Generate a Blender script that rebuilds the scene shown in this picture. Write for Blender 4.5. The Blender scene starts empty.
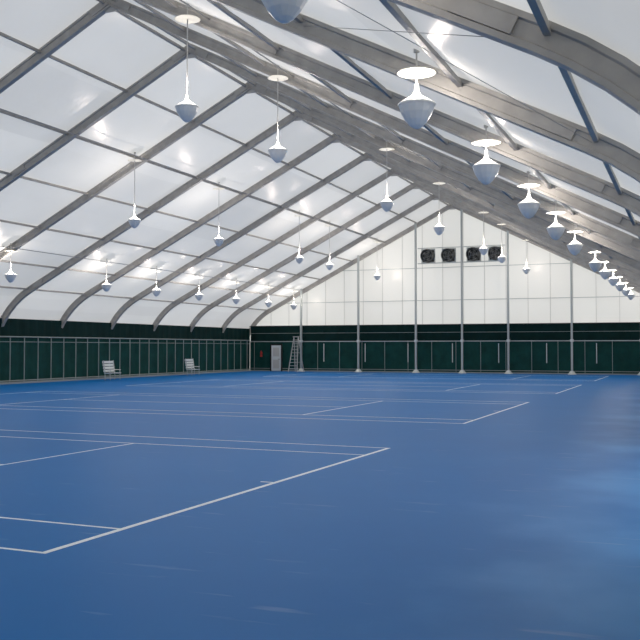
import bpy, math, random
from mathutils import Vector
random.seed(4)
sc=bpy.context.scene
sc.view_settings.view_transform='Standard'
sc.view_settings.look='None'

CX=-18.65; HW=20.1; APEX=14.5; SL=0.51; RAD=5.2
WY=76.0; BAY=5.5; NB=15; Y0=WY-BAY*NB
XL=CX-HW; XR=CX+HW

# ---------------- materials
def mat(name,col,rough=0.5,metal=0.0,spec=0.5,noise=0,nscale=5,bump=0):
    m=bpy.data.materials.new(name); m.use_nodes=True
    nt=m.node_tree; b=nt.nodes['Principled BSDF']
    b.inputs['Base Color'].default_value=(*col,1); b.inputs['Roughness'].default_value=rough
    b.inputs['Metallic'].default_value=metal; b.inputs['Specular IOR Level'].default_value=spec
    if noise or bump:
        tc=nt.nodes.new('ShaderNodeTexCoord'); n=nt.nodes.new('ShaderNodeTexNoise')
        n.inputs['Scale'].default_value=nscale; n.inputs['Detail'].default_value=5
        nt.links.new(tc.outputs['Object'],n.inputs['Vector'])
        if noise:
            r=nt.nodes.new('ShaderNodeMapRange'); r.inputs[1].default_value=.3; r.inputs[2].default_value=.7
            r.inputs[3].default_value=1-noise; r.inputs[4].default_value=1+noise
            nt.links.new(n.outputs['Fac'],r.inputs[0])
            mx=nt.nodes.new('ShaderNodeVectorMath'); mx.operation='SCALE'
            mx.inputs[0].default_value=col
            nt.links.new(r.outputs[0],mx.inputs['Scale']); nt.links.new(mx.outputs[0],b.inputs['Base Color'])
        if bump:
            bp=nt.nodes.new('ShaderNodeBump'); bp.inputs['Strength'].default_value=bump
            nt.links.new(n.outputs['Fac'],bp.inputs['Height']); nt.links.new(bp.outputs[0],b.inputs['Normal'])
    return m

def membrane(name,col,trans,gloss=0.07,scale=0.35,lo=.95,hi=1.03):
    m=bpy.data.materials.new(name); m.use_nodes=True
    nt=m.node_tree; N=nt.nodes; L=nt.links
    N.remove(N['Principled BSDF']); out=N['Material Output']
    tc=N.new('ShaderNodeTexCoord'); n=N.new('ShaderNodeTexNoise'); n.inputs['Scale'].default_value=scale; n.inputs['Detail'].default_value=4
    L.new(tc.outputs['Object'],n.inputs['Vector'])
    r=N.new('ShaderNodeMapRange'); r.inputs[1].default_value=.3; r.inputs[2].default_value=.7; r.inputs[3].default_value=lo; r.inputs[4].default_value=hi
    L.new(n.outputs['Fac'],r.inputs[0])
    at=N.new('ShaderNodeAttribute'); at.attribute_name='tone'
    ml=N.new('ShaderNodeMath'); ml.operation='MULTIPLY'; L.new(r.outputs[0],ml.inputs[0]); L.new(at.outputs['Fac'],ml.inputs[1])
    sv=N.new('ShaderNodeVectorMath'); sv.operation='SCALE'; sv.inputs[0].default_value=col; L.new(ml.outputs[0],sv.inputs['Scale'])
    n2=N.new('ShaderNodeTexNoise'); n2.inputs['Scale'].default_value=.8; n2.inputs['Detail'].default_value=3
    L.new(tc.outputs['Object'],n2.inputs['Vector'])
    bp=N.new('ShaderNodeBump'); bp.inputs['Strength'].default_value=.3; bp.inputs['Distance'].default_value=.14
    L.new(n2.outputs['Fac'],bp.inputs['Height'])
    d=N.new('ShaderNodeBsdfDiffuse'); d.inputs['Color'].default_value=(.86,.84,.80,1)
    t=N.new('ShaderNodeBsdfTranslucent'); L.new(sv.outputs[0],t.inputs['Color'])
    g=N.new('ShaderNodeBsdfGlossy'); g.inputs['Roughness'].default_value=.28; g.inputs['Color'].default_value=(1,.92,.88,1)
    L.new(bp.outputs[0],g.inputs['Normal']); L.new(bp.outputs[0],d.inputs['Normal'])
    a=N.new('ShaderNodeMixShader'); a.inputs[0].default_value=trans
    L.new(d.outputs[0],a.inputs[1]); L.new(t.outputs[0],a.inputs[2])
    b=N.new('ShaderNodeMixShader'); b.inputs[0].default_value=gloss
    L.new(a.outputs[0],b.inputs[1]); L.new(g.outputs[0],b.inputs[2]); L.new(b.outputs[0],out.inputs[0])
    return m

M_mem=membrane('roof_membrane_pvc',(.68,.675,.655),.5,.055)
M_gab=membrane('gable_membrane_pvc',(.84,.84,.81),.62,.02,.15)
M_alu=mat('aluminium_beam',(.36,.345,.325),.5,.1,.4,.12,3)
M_alu2=mat('aluminium_light',(.50,.49,.475),.5,.1)
M_steel=mat('galvanised_steel',(.42,.45,.45),.45,.3)
M_cable=mat('steel_cable',(.30,.30,.30),.5,.5)
M_green=mat('green_curtain',(.006,.048,.042),.75,0,.15,.2,1.5,.2)
M_green2=mat('green_curtain_dark',(.003,.020,.019),.8,0,.12,.2,1.5)
M_white=mat('white_line_paint',(.84,.88,.90),.6)
M_foot=mat('white_plastic_foot',(.6,.62,.6),.5)
M_post=mat('fence_post_paint',(.26,.30,.29),.5)
M_black=mat('black_metal',(.012,.012,.013),.45,.3)
M_fan=mat('fan_blade_grey',(.10,.10,.10),.4,.4)
M_cream=mat('cream_reflector',(.82,.79,.68),.5)
M_cone=mat('lamp_white_enamel',(.87,.87,.85),.35)
M_bowl=mat('lamp_blue_grey_shell',(.74,.755,.76),.35)
M_door=mat('door_grey_paint',(.62,.65,.65),.5)
M_red=mat('red_paint',(.45,.03,.02),.4)
M_conc=mat('concrete_ground',(.42,.41,.38),.9,0,.3,.15,.6)
M_plast=mat('white_plastic_seat',(.75,.76,.74),.4)
M_curb=mat('grey_curb',(.28,.30,.30),.7)

# floor
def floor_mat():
    m=bpy.data.materials.new('blue_acrylic_court'); m.use_nodes=True
    nt=m.node_tree; N=nt.nodes; L=nt.links; b=N['Principled BSDF']
    tc=N.new('ShaderNodeTexCoord')
    n=N.new('ShaderNodeTexNoise'); n.inputs['Scale'].default_value=.22; n.inputs['Detail'].default_value=6; n.inputs['Roughness'].default_value=.6
    L.new(tc.outputs['Object'],n.inputs['Vector'])
    cr=N.new('ShaderNodeValToRGB'); e=cr.color_ramp.elements
    e[0].position=.3; e[0].color=(.004,.142,.43,1); e[1].position=.72; e[1].color=(.007,.160,.465,1)
    L.new(n.outputs['Fac'],cr.inputs[0])
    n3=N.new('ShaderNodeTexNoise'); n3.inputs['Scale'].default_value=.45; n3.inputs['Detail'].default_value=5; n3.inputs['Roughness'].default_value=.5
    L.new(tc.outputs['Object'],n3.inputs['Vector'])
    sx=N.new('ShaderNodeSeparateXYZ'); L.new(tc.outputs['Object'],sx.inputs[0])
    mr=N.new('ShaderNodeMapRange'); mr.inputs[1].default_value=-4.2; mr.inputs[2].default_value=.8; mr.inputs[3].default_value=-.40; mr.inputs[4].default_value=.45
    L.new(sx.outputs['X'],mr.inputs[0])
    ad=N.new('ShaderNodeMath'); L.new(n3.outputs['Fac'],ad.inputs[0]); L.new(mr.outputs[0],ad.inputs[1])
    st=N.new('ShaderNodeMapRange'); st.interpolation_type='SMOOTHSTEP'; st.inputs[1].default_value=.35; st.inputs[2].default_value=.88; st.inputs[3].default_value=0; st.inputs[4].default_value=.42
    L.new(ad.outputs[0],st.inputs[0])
    mx=N.new('ShaderNodeMixRGB'); L.new(st.outputs[0],mx.inputs[0]); L.new(cr.outputs[0],mx.inputs[1]); mx.inputs[2].default_value=(.14,.42,.82,1)  # daylight glare towards the right wall, mixed with water staining, painted into base colour
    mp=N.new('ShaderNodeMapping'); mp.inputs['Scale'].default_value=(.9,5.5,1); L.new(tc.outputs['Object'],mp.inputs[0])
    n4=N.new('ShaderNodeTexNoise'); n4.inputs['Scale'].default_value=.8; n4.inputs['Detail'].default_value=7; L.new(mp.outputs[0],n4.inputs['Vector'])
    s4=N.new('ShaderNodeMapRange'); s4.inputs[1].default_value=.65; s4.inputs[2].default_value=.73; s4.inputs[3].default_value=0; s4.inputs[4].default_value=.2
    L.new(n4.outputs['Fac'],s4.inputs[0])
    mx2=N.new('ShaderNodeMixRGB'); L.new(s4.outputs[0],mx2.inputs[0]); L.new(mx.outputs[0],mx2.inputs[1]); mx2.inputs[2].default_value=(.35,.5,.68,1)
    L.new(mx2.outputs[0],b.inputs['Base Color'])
    b.inputs['Roughness'].default_value=.48; b.inputs['Specular IOR Level'].default_value=.06
    n5=N.new('ShaderNodeTexNoise'); n5.inputs['Scale'].default_value=60; L.new(tc.outputs['Object'],n5.inputs['Vector'])
    bp=N.new('ShaderNodeBump'); bp.inputs['Strength'].default_value=.06; L.new(n5.outputs['Fac'],bp.inputs['Height']); L.new(bp.outputs[0],b.inputs['Normal'])
    return m
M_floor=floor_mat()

# ---------------- mesh accumulator
class MB:
    def __init__(s): s.v=[];s.f=[];s.m=[];s.mats=[]
    def mi(s,m):
        if m not in s.mats: s.mats.append(m)
        return s.mats.index(m)
    def box(s,c,d,m):
        i=len(s.v); x,y,z=c; a,b,e=d[0]/2,d[1]/2,d[2]/2
        for dz in(-e,e):
            for dx,dy in((-a,-b),(a,-b),(a,b),(-a,b)): s.v.append((x+dx,y+dy,z+dz))
        k=s.mi(m)
        for f in((0,3,2,1),(4,5,6,7),(0,1,5,4),(1,2,6,5),(2,3,7,6),(3,0,4,7)):
            s.f.append([i+q for q in f]); s.m.append(k)
    def cyl(s,p,q,r,m,n=8,r2=None):
        p=Vector(p);q=Vector(q);d=(q-p).normalized()
        a=d.orthogonal().normalized(); b=d.cross(a); i=len(s.v); r2=r if r2 is None else r2
        for P,R in((p,r),(q,r2)):
            for k in range(n):
                t=2*math.pi*k/n; s.v.append(tuple(P+a*R*math.cos(t)+b*R*math.sin(t)))
        k=s.mi(m)
        for j in range(n):
            s.f.append([i+j,i+(j+1)%n,i+n+(j+1)%n,i+n+j]); s.m.append(k)
        s.f.append([i+j for j in range(n)][::-1]); s.m.append(k)
        s.f.append([i+n+j for j in range(n)]); s.m.append(k)
    def beam(s,p,q,w,h,m,up=(0,0,1)):
        p=Vector(p);q=Vector(q);d=(q-p).normalized();u=Vector(up)
        a=d.cross(u).normalized(); b=a.cross(d).normalized(); i=len(s.v)
        for P in(p,q):
            for x,y in((-1,-1),(1,-1),(1,1),(-1,1)): s.v.append(tuple(P+a*x*w/2+b*y*h/2))
        k=s.mi(m)
        for f in((0,3,2,1),(4,5,6,7),(0,1,5,4),(1,2,6,5),(2,3,7,6),(3,0,4,7)):
            s.f.append([i+z for z in f]); s.m.append(k)
    def lathe(s,prof,c,m,n=24,ax='z'):
        i=len(s.v); k=s.mi(m)
        for r,h in prof:
            for j in range(n):
                t=2*math.pi*j/n
                if ax=='z': s.v.append((c[0]+r*math.cos(t),c[1]+r*math.sin(t),c[2]+h))
                else: s.v.append((c[0]+r*math.cos(t),c[1]+h,c[2]+r*math.sin(t)))
        for a in range(len(prof)-1):
            for j in range(n):
                s.f.append([i+a*n+j,i+a*n+(j+1)%n,i+(a+1)*n+(j+1)%n,i+(a+1)*n+j]); s.m.append(k)
    def mesh(s,name,smooth=False):
        me=bpy.data.meshes.new(name); me.from_pydata(s.v,[],s.f)
        for m in s.mats: me.materials.append(m)
        me.polygons.foreach_set('material_index',s.m)
        if smooth: me.polygons.foreach_set('use_smooth',[True]*len(me.polygons))
        me.update(); return me
    def obj(s,name,smooth=False,parent=None):
        o=bpy.data.objects.new(name,s.mesh(name,smooth)); sc.collection.objects.link(o)
        if parent: o.parent=parent
        return o

# ---------------- tent profile (u from centre, z)
alpha=math.atan(SL)
uc=HW-RAD; nang=math.pi/2-alpha
ut=uc+RAD*math.cos(nang); zt=APEX-SL*ut; zc=zt-RAD*math.sin(nang)
half=[(0,APEX)]
for k in range(1,11): half.append((ut*k/10,APEX-SL*ut*k/10))
for k in range(1,13):
    a=nang*(1-k/12); half.append((uc+RAD*math.cos(a),zc+RAD*math.sin(a)))
half.append((HW,zc/2)); half.append((HW,0))
prof=[(-u,z) for u,z in half[::-1]]+half[1:]
def roofz(x):
    u=abs(x-CX)
    if u<=ut: return APEX-SL*u
    return zc+math.sqrt(max(0,RAD**2-(u-uc)**2))
def norm_at(i):
    a=prof[max(0,i-1)];b=prof[min(len(prof)-1,i+1)]
    t=Vector((b[0]-a[0],b[1]-a[1])).normalized()
    return Vector((t.y,-t.x))   # inward (down)

# floor & ground
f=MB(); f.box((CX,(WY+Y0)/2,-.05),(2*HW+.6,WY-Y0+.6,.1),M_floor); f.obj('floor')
g=MB(); g.box((CX,35,-.2),(400,400,.18),M_conc); g.obj('ground')

# membrane
def build_membrane():
    v=[];fc=[];tone=[]
    sub=4; ys=[]
    for b in range(NB):
        for s_ in range(sub): ys.append((Y0+BAY*(b+s_/sub),s_/sub,b))
    ys.append((WY,0,NB))
    n=len(prof)
    for y,fr,b in ys:
        sag=.10*math.sin(math.pi*fr)
        for i,(u,z) in enumerate(prof):
            nn=norm_at(i); k=-.03+ (sag if 2<i<n-3 else 0)
            v.append((CX+u+nn.x*k,y,max(0,z+nn.y*k)))
    rnd={}
    for j in range(len(ys)-1):
        for i in range(n-1):
            b=ys[j][2]
            if i>=n-5 and Y0+BAY*b>9 and Y0+BAY*b<18: continue   # side opening
            pi=i//2
            key=(b,pi)
            if key not in rnd: rnd[key]=random.uniform(.84,1.06)
            fc.append([j*n+i,j*n+i+1,(j+1)*n+i+1,(j+1)*n+i]); tone.append(rnd[key])
    me=bpy.data.meshes.new('ceiling'); me.from_pydata(v,[],fc); me.materials.append(M_mem)
    at=me.attributes.new('tone','FLOAT','FACE'); at.data.foreach_set('value',tone)
    me.polygons.foreach_set('use_smooth',[True]*len(fc)); me.update()
    o=bpy.data.objects.new('ceiling',me); sc.collection.objects.link(o)
build_membrane()

def gable(name,y):
    v=[];fc=[];tone=[]
    us=[-HW]+[ -18.9+ 1.8*k for k in range(22)]+[HW]
    def rz(u): return roofz(CX+u)
    for k in range(len(us)-1):
        a,b=us[k],us[k+1]; t=random.uniform(.93,1.0)
        zs=[0,2,4,6.2,9,99]
        for q in range(5):
            z0,z1=zs[q],zs[q+1]
            la,lb=min(z1,rz(a)),min(z1,rz(b)); ba,bb=min(z0,rz(a)),min(z0,rz(b))
            if la<=ba and lb<=bb: continue
            i=len(v); v+= [(CX+a,y,ba),(CX+b,y,bb),(CX+b,y,lb),(CX+a,y,la)]
            fc.append([i,i+1,i+2,i+3]); tone.append(t*random.uniform(.97,1))
    me=bpy.data.meshes.new(name); me.from_pydata(v,[],fc); me.materials.append(M_gab)
    at=me.attributes.new('tone','FLOAT','FACE'); at.data.foreach_set('value',tone); me.update()
    o=bpy.data.objects.new(name,me); sc.collection.objects.link(o)
gable('wall_back',WY+.12); gable('wall_front',Y0-.12)

# arches
def arch(y,idx):
    m=MB(); W=.20; D=.36
    cs=[(-W/2,0),(-W/2,.07),(-W/2+.03,.09),(-W/2+.03,D-.09),(-W/2,D-.07),(-W/2,D),(W/2,D),(W/2,D-.07),(W/2-.03,D-.09),(W/2-.03,.09),(W/2,.07),(W/2,0)]
    k=m.mi(M_alu); n=len(cs)
    pts=[p for p in prof]
    for i,(u,z) in enumerate(pts):
        nn=norm_at(i)
        a=pts[max(0,i-1)];b=pts[min(len(pts)-1,i+1)]
        t1=Vector((u-a[0],z-a[1]));t2=Vector((b[0]-u,b[1]-z))
        sc_=1
        if t1.length and t2.length:
            c=max(.3,math.cos(t1.angle(t2)/2)); sc_=1/c
        for yy,d in cs: m.v.append((CX+u+nn.x*d*sc_,y+yy,max(0,z+nn.y*d*sc_)))
    for i in range(len(pts)-1):
        for j in range(n):
            m.f.append([i*n+j,(i+1)*n+j,(i+1)*n+(j+1)%n,i*n+(j+1)%n]); m.m.append(k)
    for sgn in(-1,1):
        for uu in(.45,ut-.7,ut*.5):
            p=Vector((CX+sgn*(uu-.35),y,APEX-SL*(uu-.35)-.2)); q=Vector((CX+sgn*(uu+.35),y,APEX-SL*(uu+.35)-.2))
            m.beam(p,q,W+.03,.2,M_alu)
        m.box((CX+sgn*(HW-.17),y,.02),(.6,.4,.04),M_alu2)
    m.box((CX,y,APEX-.42),(.5,.05,.34),M_alu2)
    m.obj('roof_arch')
ARY=[Y0+BAY*k for k in range(NB+1)]
for i,y in enumerate(ARY): arch(y if 0<i<NB else (y+.1 if i==0 else y-.1),i)

# purlins
m=MB()
for sgn in(-1,1):
    for uu in(.25,3.0,6.0,9.0,12.0,15.0,ut):
        x=CX+sgn*uu; z=APEX-SL*uu-.12
        w=.08 if uu>.3 else .1
        m.beam((x,Y0,z),(x,WY,z),w,.10,M_alu)
    for a in(.5,):
        ang=nang*a
        x=CX+sgn*(uc+(RAD-.1)*math.cos(ang)); z=zc+(RAD-.1)*math.sin(ang)
        m.beam((x,Y0,z),(x,WY,z),.07,.09,M_alu)
m.obj('roof_purlins')
# cables
m=MB()
for b in(3,):
    ya,yb=ARY[b],ARY[b+1]
    for sgn in(-1,1):
        us=[0.3,6,12,ut]
        for k in range(3):
            A=(us[k],APEX-SL*us[k]-.2); B=(us[k+1],APEX-SL*us[k+1]-.2)
            m.cyl((CX+sgn*A[0],ya,A[1]),(CX+sgn*B[0],yb,B[1]),.006,M_cable,5)
            m.cyl((CX+sgn*A[0],yb,A[1]),(CX+sgn*B[0],ya,B[1]),.006,M_cable,5)
m.obj('bracing_cables')

# ---------------- lamps
lb=MB()
bowl_p=[(0.0,-.36),(.05,-.35),(.11,-.31),(.19,-.22),(.255,-.11),(.295,0),(.30,.03)]
lb.lathe(bowl_p,(0,0,0),M_bowl,14); me_bowl=lb.mesh('bowl')
lc=MB(); lc.lathe([(.305,.02),(.312,.04),(.30,.055),(.18,.13),(.085,.19),(.045,.25),(.03,.34),(0,.34)],(0,0,0),M_cone,28); me_cone=lc.mesh('cone_cover',True)
lp=MB(); lp.lathe([(0,.03),(.31,.015),(.34,0),(.31,-.005),(0,.0)],(0,0,0),M_cream,28); me_plate=lp.mesh('reflector_plate',True)
def lamp(x,y,z,power=150):
    e=bpy.data.objects.new('pendant_lamp',None); e.empty_display_size=.3; sc.collection.objects.link(e); e.location=(x,y,z)
    rz=roofz(x)-.02-z
    pz=rz-.40
    for nm,me,dz in(('bowl',me_bowl,0),('cone_cover',me_cone,0),('reflector_plate',me_plate,pz)):
        o=bpy.data.objects.new(nm,me); sc.collection.objects.link(o); o.parent=e; o.location=(0,0,dz)
    r=MB(); r.cyl((0,0,.3),(0,0,rz),.016,M_alu2,8); r.cyl((0,0,rz-.06),(0,0,rz),.05,M_alu2,10); r.cyl((0,0,.31),(0,0,.38),.035,M_cone,10)
    r.obj('rod',parent=e)
    L=bpy.data.lights.new('lamp_bulb','POINT'); L.energy=power; L.color=(1,.91,.83); L.shadow_soft_size=.12
    lo=bpy.data.objects.new('lamp_bulb',L); sc.collection.objects.link(lo); lo.parent=e; lo.location=(0.0,0,min(.55,pz-.12))
for y in(9.05,14.3,19.8,25.5,31,36.4,44.6,50,55.5,61,66.7,72.5): lamp(-4.1,y,6.1,90)
for y in(20.4,26,37.2,46,57,63,73.2): lamp(-12,y,8.35,160)
for y in(36.8,45.2,56.6,62.2,73.2): lamp(-24.5,y,8.2,220)
for y in(37.3,45.6,51.1,56.7,62.4,68.2,73.4): lamp(-32.3,y,5.85,110)
for x in(-24.5,-32.3,-12,-4.1):
    m=MB(); z=roofz(x)-.3
    m.cyl((x+.35,Y0+.2,z),(x+.35,WY-.2,z),.022,M_cable,6)
    m.obj('cable_conduit')

# ---------------- court lines
def court(y0,xb=-6.05,rot=0,t=.05):
    m=MB(); x0=xb; xb=0; L=23.77; W=10.97; xn=xb-L/2; z=.0015; h=.003; bw=.08
    def rect(xa,xb_,ya,yb): m.box(((xa+xb_)/2,(ya+yb)/2-W,z),(abs(xb_-xa),abs(yb-ya),h),M_white)
    rect(xb-bw,xb,0,W); rect(xb-L,xb-L+bw,0,W)
    for yy in(0,1.37,W-1.37-t,W-t): rect(xb-L+bw,xb-bw,yy,yy+t)
    for xx in(xn-6.4,xn+6.25): rect(xx-t/2,xx+t/2,1.37+t,W-1.37-t)
    rect(xn-6.37,xn+6.22,W/2-t/2,W/2+t/2)
    rect(xb-.3,xb-bw,W/2-t/2,W/2+t/2); rect(xb-L+bw,xb-L+.3,W/2-t/2,W/2+t/2)
    o=m.obj('tennis_court_lines'); o.location=(x0,y0+W,0); o.rotation_euler=(0,0,math.radians(rot))
court(7.85,-6.0,-1.6); court(25.6,-5.9,-.3,.06); court(43.6,-5.8,0,.07); court(61.2,-5.7,0,.08)

# ---------------- back wall lower
def curtain(p,q,z0,z1,mt,amp=.03,step=.25):
    m=MB(); p=Vector(p);q=Vector(q);d=(q-p);n=int(d.length/step);nn=Vector((-d.y,d.x,0)).normalized(); k=m.mi(mt)
    for i in range(n+1):
        P=p+d*i/n+nn*amp*math.sin(i*1.9)*random.uniform(.4,1)
        m.v+= [(P.x,P.y,z0),(P.x,P.y,z1)]
    for i in range(n):
        m.f.append([2*i,2*i+2,2*i+3,2*i+1]); m.m.append(k)
    return m
XG=XL+1.05
curtain((XG,WY-.32,0),(XR-1.0,WY-.32,0),0,2.75,M_green).obj('backdrop_curtain')
curtain((XG,WY-.22,0),(XR-1.0,WY-.22,0),2.6,4.15,M_green2).obj('backdrop_valance')
posts=[-32.3,-26.85,-21.65,-17.65,-13.8,-8.75,-3.5]
PY=WY-.95
for x in posts:
    m=MB(); zt_=roofz(x)-.1
    m.box((x,PY,zt_/2),(.15,.18,zt_),M_steel)
    m.lathe([(.0,.28),(.13,.28),(.33,.04),(.35,0),(0,0)],(x,PY,0),M_foot,14)
    m.box((x,PY,2.72),(.26,.24,.2),M_foot)
    m.obj('gable_post')
m=MB(); RY=WY-.46
m.beam((XG,RY,2.7),(XR-1.0,RY,2.7),.05,.07,M_steel)
m.beam((XG,RY,4.1),(XR-1.0,RY,4.1),.05,.05,M_black)
m.beam((XG,RY,3.45),(XR-1.0,RY,3.45),.03,.03,M_post)
m.beam((XG,RY,.25),(XR-1.0,RY,.25),.04,.05,M_post)
x=XG+.5
while x<XR-1.1:
    if abs(x+34.9)>.8: m.box((x,RY,1.4),(.035,.035,2.7),M_post)
    x+=2.1
for k in range(7):
    x=posts[0]+2.0+k*3.9
    m.box((x,RY,1.7),(.06,.05,1.6),M_foot)
m.obj('backdrop_rail')
m=MB()
for z in(6.2,9.0):
    uu=min(HW-.9,(APEX-z)/SL)
    m.beam((CX-uu+.2,WY-.05,z),(CX+uu-.2,WY-.05,z),.05,.05,M_steel)
for k in range(22):
    u=-18.9+1.8*k
    if roofz(CX+u)>4.1: m.box((CX+u,WY+.06,(4+roofz(CX+u))/2),(.03,.02,roofz(CX+u)-4),M_alu2)
m.obj('gable_seams')
m=MB(); m.box((CX,WY-.42,.05),(2*HW-2.4,.08,.1),M_curb); m.obj('baseboard_back')

# fans
for x in(-20.75,-18.95,-16.8,-14.95):
    e=bpy.data.objects.new('ventilation_fan',None); sc.collection.objects.link(e); e.location=(x,WY-.45,10.0)
    m=MB(); m.lathe([(.50,.25),(.52,-.25),(.56,-.27),(.56,-.22),(.58,.25),(.5,.25)],(0,0,0),M_black,24,'y')
    m.box((0,.28,0),(1.22,.06,1.22),M_steel)
    m.box((0,.245,0),(1.0,.02,1.0),M_black)
    m.obj('housing',parent=e)
    m=MB(); m.lathe([(0,-.14),(.1,-.12),(.12,.1)],(0,0,0),M_fan,14,'y')
    for k in range(5):
        a=k*2*math.pi/5
        i=len(m.v); kk=m.mi(M_fan)
        for r,w,tw in((.1,.06,.05),(.46,.15,.03)):
            for s_ in(-1,1):
                m.v.append((r*math.cos(a)-s_*w*math.sin(a),s_*tw-.02,r*math.sin(a)+s_*w*math.cos(a)))
        m.f.append([i,i+1,i+3,i+2]); m.m.append(kk)
    m.obj('blades',parent=e)
    m=MB()
    for r in(.18,.34,.5):
        n=20
        for j in range(n):
            t0,t1=2*math.pi*j/n,2*math.pi*(j+1)/n
            m.cyl((r*math.cos(t0),-.27,r*math.sin(t0)),(r*math.cos(t1),-.27,r*math.sin(t1)),.008,M_steel,4)
    m.obj('guard',parent=e)
m=MB(); m.beam((-21.6,WY-.5,9.35),(-14.1,WY-.5,9.35),.08,.08,M_steel); m.beam((-21.6,WY-.5,10.65),(-14.1,WY-.5,10.65),.06,.06,M_steel); m.obj('fan_support_rail')

# door
e=bpy.data.objects.new('door_1',None); sc.collection.objects.link(e); e.location=(-34.9,WY-.62,0)
m=MB(); m.box((0,0,1.2),(.95,.06,2.3),M_door); m.box((0,-.04,1.75),(.6,.02,.8),M_alu2); m.box((0,-.04,.65),(.6,.02,.8),M_alu2); m.obj('leaf',parent=e)
m=MB(); m.box((-.54,0,1.25),(.1,.14,2.5),M_black); m.box((.54,0,1.25),(.1,.14,2.5),M_black); m.box((0,0,2.45),(1.18,.14,.1),M_black); m.obj('frame',parent=e)
m=MB(); m.cyl((.36,-.03,1.1),(.36,-.12,1.1),.02,M_black); m.cyl((.36,-.12,1.1),(.22,-.12,1.1),.015,M_black); m.obj('handle',parent=e)

# extinguisher
m=MB(); m.lathe([(0,0),(.09,0),(.1,.05),(.1,.42),(.06,.5),(.03,.52),(.03,.58),(0,.58)],(-36.4,WY-.66,1.3),M_red,14)
m.cyl((-36.4,WY-.66,1.86),(-36.3,WY-.8,1.9),.015,M_black); m.cyl((-36.32,WY-.78,1.88),(-36.27,WY-.76,1.45),.012,M_black); m.box((-36.4,WY-.52,1.6),(.1,.08,.1),M_black)
m.obj('fire_extinguisher')

# step ladder
m=MB(); lx,ly=-32.2,WY-2.3; H=3.1
for s_ in(-1,1):
    m.beam((lx+s_*.42,ly-.75,0),(lx+s_*.2,ly,H),.05,.08,M_alu2,(0,1,0))
    m.beam((lx+s_*.42,ly+.75,0),(lx+s_*.2,ly,H),.05,.06,M_alu2,(0,1,0))
for k in range(1,11):
    t=k/11; w=.42-.22*t; m.box((lx,ly-.75*(1-t),H*t),(2*w,.1,.04),M_alu2)
    if k%3==0: m.box((lx,ly+.75*(1-t),H*t),(2*w,.03,.03),M_alu2)
m.box((lx,ly,H),(.5,.3,.06),M_alu2)
m.obj('step_ladder')

# ---------------- side walls
XC=XL+.98
curtain((XC,Y0+.3,0),(XC,WY-.3,0),0,3.9,M_green2).obj('wall_left')
c=curtain((XR-.9,Y0+.3,0),(XR-.9,9.8,0),0,3.9,M_green2)
c2=curtain((XR-.9,20.8,0),(XR-.9,WY-.3,0),0,3.9,M_green2)
off=len(c.v); c.v+=c2.v; c.f+=[[q+off for q in f_] for f_ in c2.f]; c.m+=c2.m
c.obj('wall_right')
# left fence with posts
m=MB(); XF=XL+1.32
m.cyl((XF,Y0+1,2.80),(XF,WY-1,2.80),.04,M_post,8)
m.cyl((XF,Y0+1,.18),(XF,WY-1,.18),.035,M_post,8)
m.cyl((XF,Y0+1,2.5),(XF,WY-1,2.5),.02,M_post,6)
y=Y0+1
while y<WY-1:
    m.cyl((XF,y,0),(XF,y,2.80),.03,M_post,8)
    y+=1.25
m.obj('side_fence')
curtain((XF-.2,Y0+1,0),(XF-.2,WY-1,0),0,2.72,M_green,.02).obj('side_windscreen')
m=MB(); m.box((XF+.12,(Y0+WY)/2,.06),(.12,WY-Y0-2,.12),M_curb); m.obj('baseboard_left')

# benches
def bench(x,y):
    e=bpy.data.objects.new('court_bench',None); sc.collection.objects.link(e); e.location=(x,y,0)
    m=MB()
    for s_ in(-1,1):
        for px in(-.2,.22): m.cyl((px,s_*.55,0),(px,s_*.55,.45),.025,M_steel)
        m.beam((-.2,s_*.55,.42),(-.34,s_*.55,1.3),.05,.05,M_steel,(0,1,0))
        m.beam((-.24,s_*.55,.43),(.28,s_*.55,.43),.04,.05,M_steel)
        m.beam((-.24,s_*.55,.68),(.25,s_*.55,.68),.06,.04,M_plast); m.cyl((.22,s_*.55,.43),(.22,s_*.55,.68),.02,M_steel)
    m.beam((-.2,-.55,.12),(-.2,.55,.12),.03,.03,M_steel)
    m.obj('frame',parent=e)
    m=MB()
    for k in range(4): m.box((-.18+k*.13,0,.47),(.11,1.25,.03),M_plast)
    m.obj('seat',parent=e)
    m=MB()
    for k in range(4):
        z=.62+k*.19; m.box((-.22-.14*(z-.42)/.78,0,z),(.03,1.25,.15),M_plast)
    m.obj('backrest',parent=e)
for y in(51.0,61.6): bench(-35.6,y)

# ---------------- world
w=bpy.data.worlds.new('overcast_sky'); sc.world=w; w.use_nodes=True
nt=w.node_tree; bg=nt.nodes['Background']
tc=nt.nodes.new('ShaderNodeTexCoord'); sx=nt.nodes.new('ShaderNodeSeparateXYZ'); nt.links.new(tc.outputs['Generated'],sx.inputs[0])
cr=nt.nodes.new('ShaderNodeValToRGB'); nt.links.new(sx.outputs['Z'],cr.inputs[0])
cr.color_ramp.elements[0].color=(1,1,1,1); cr.color_ramp.elements[1].color=(.93,.95,.97,1)
nt.links.new(cr.outputs[0],bg.inputs['Color']); bg.inputs['Strength'].default_value=1.62

# camera
cam=bpy.data.cameras.new('camera'); co=bpy.data.objects.new('camera',cam); sc.collection.objects.link(co)
cam.sensor_width=36; cam.lens=911/640*36; cam.clip_end=500
co.location=(0,0,2.17)
co.rotation_euler=(math.radians(90+1.72),0,math.radians(22.1))
sc.camera=co
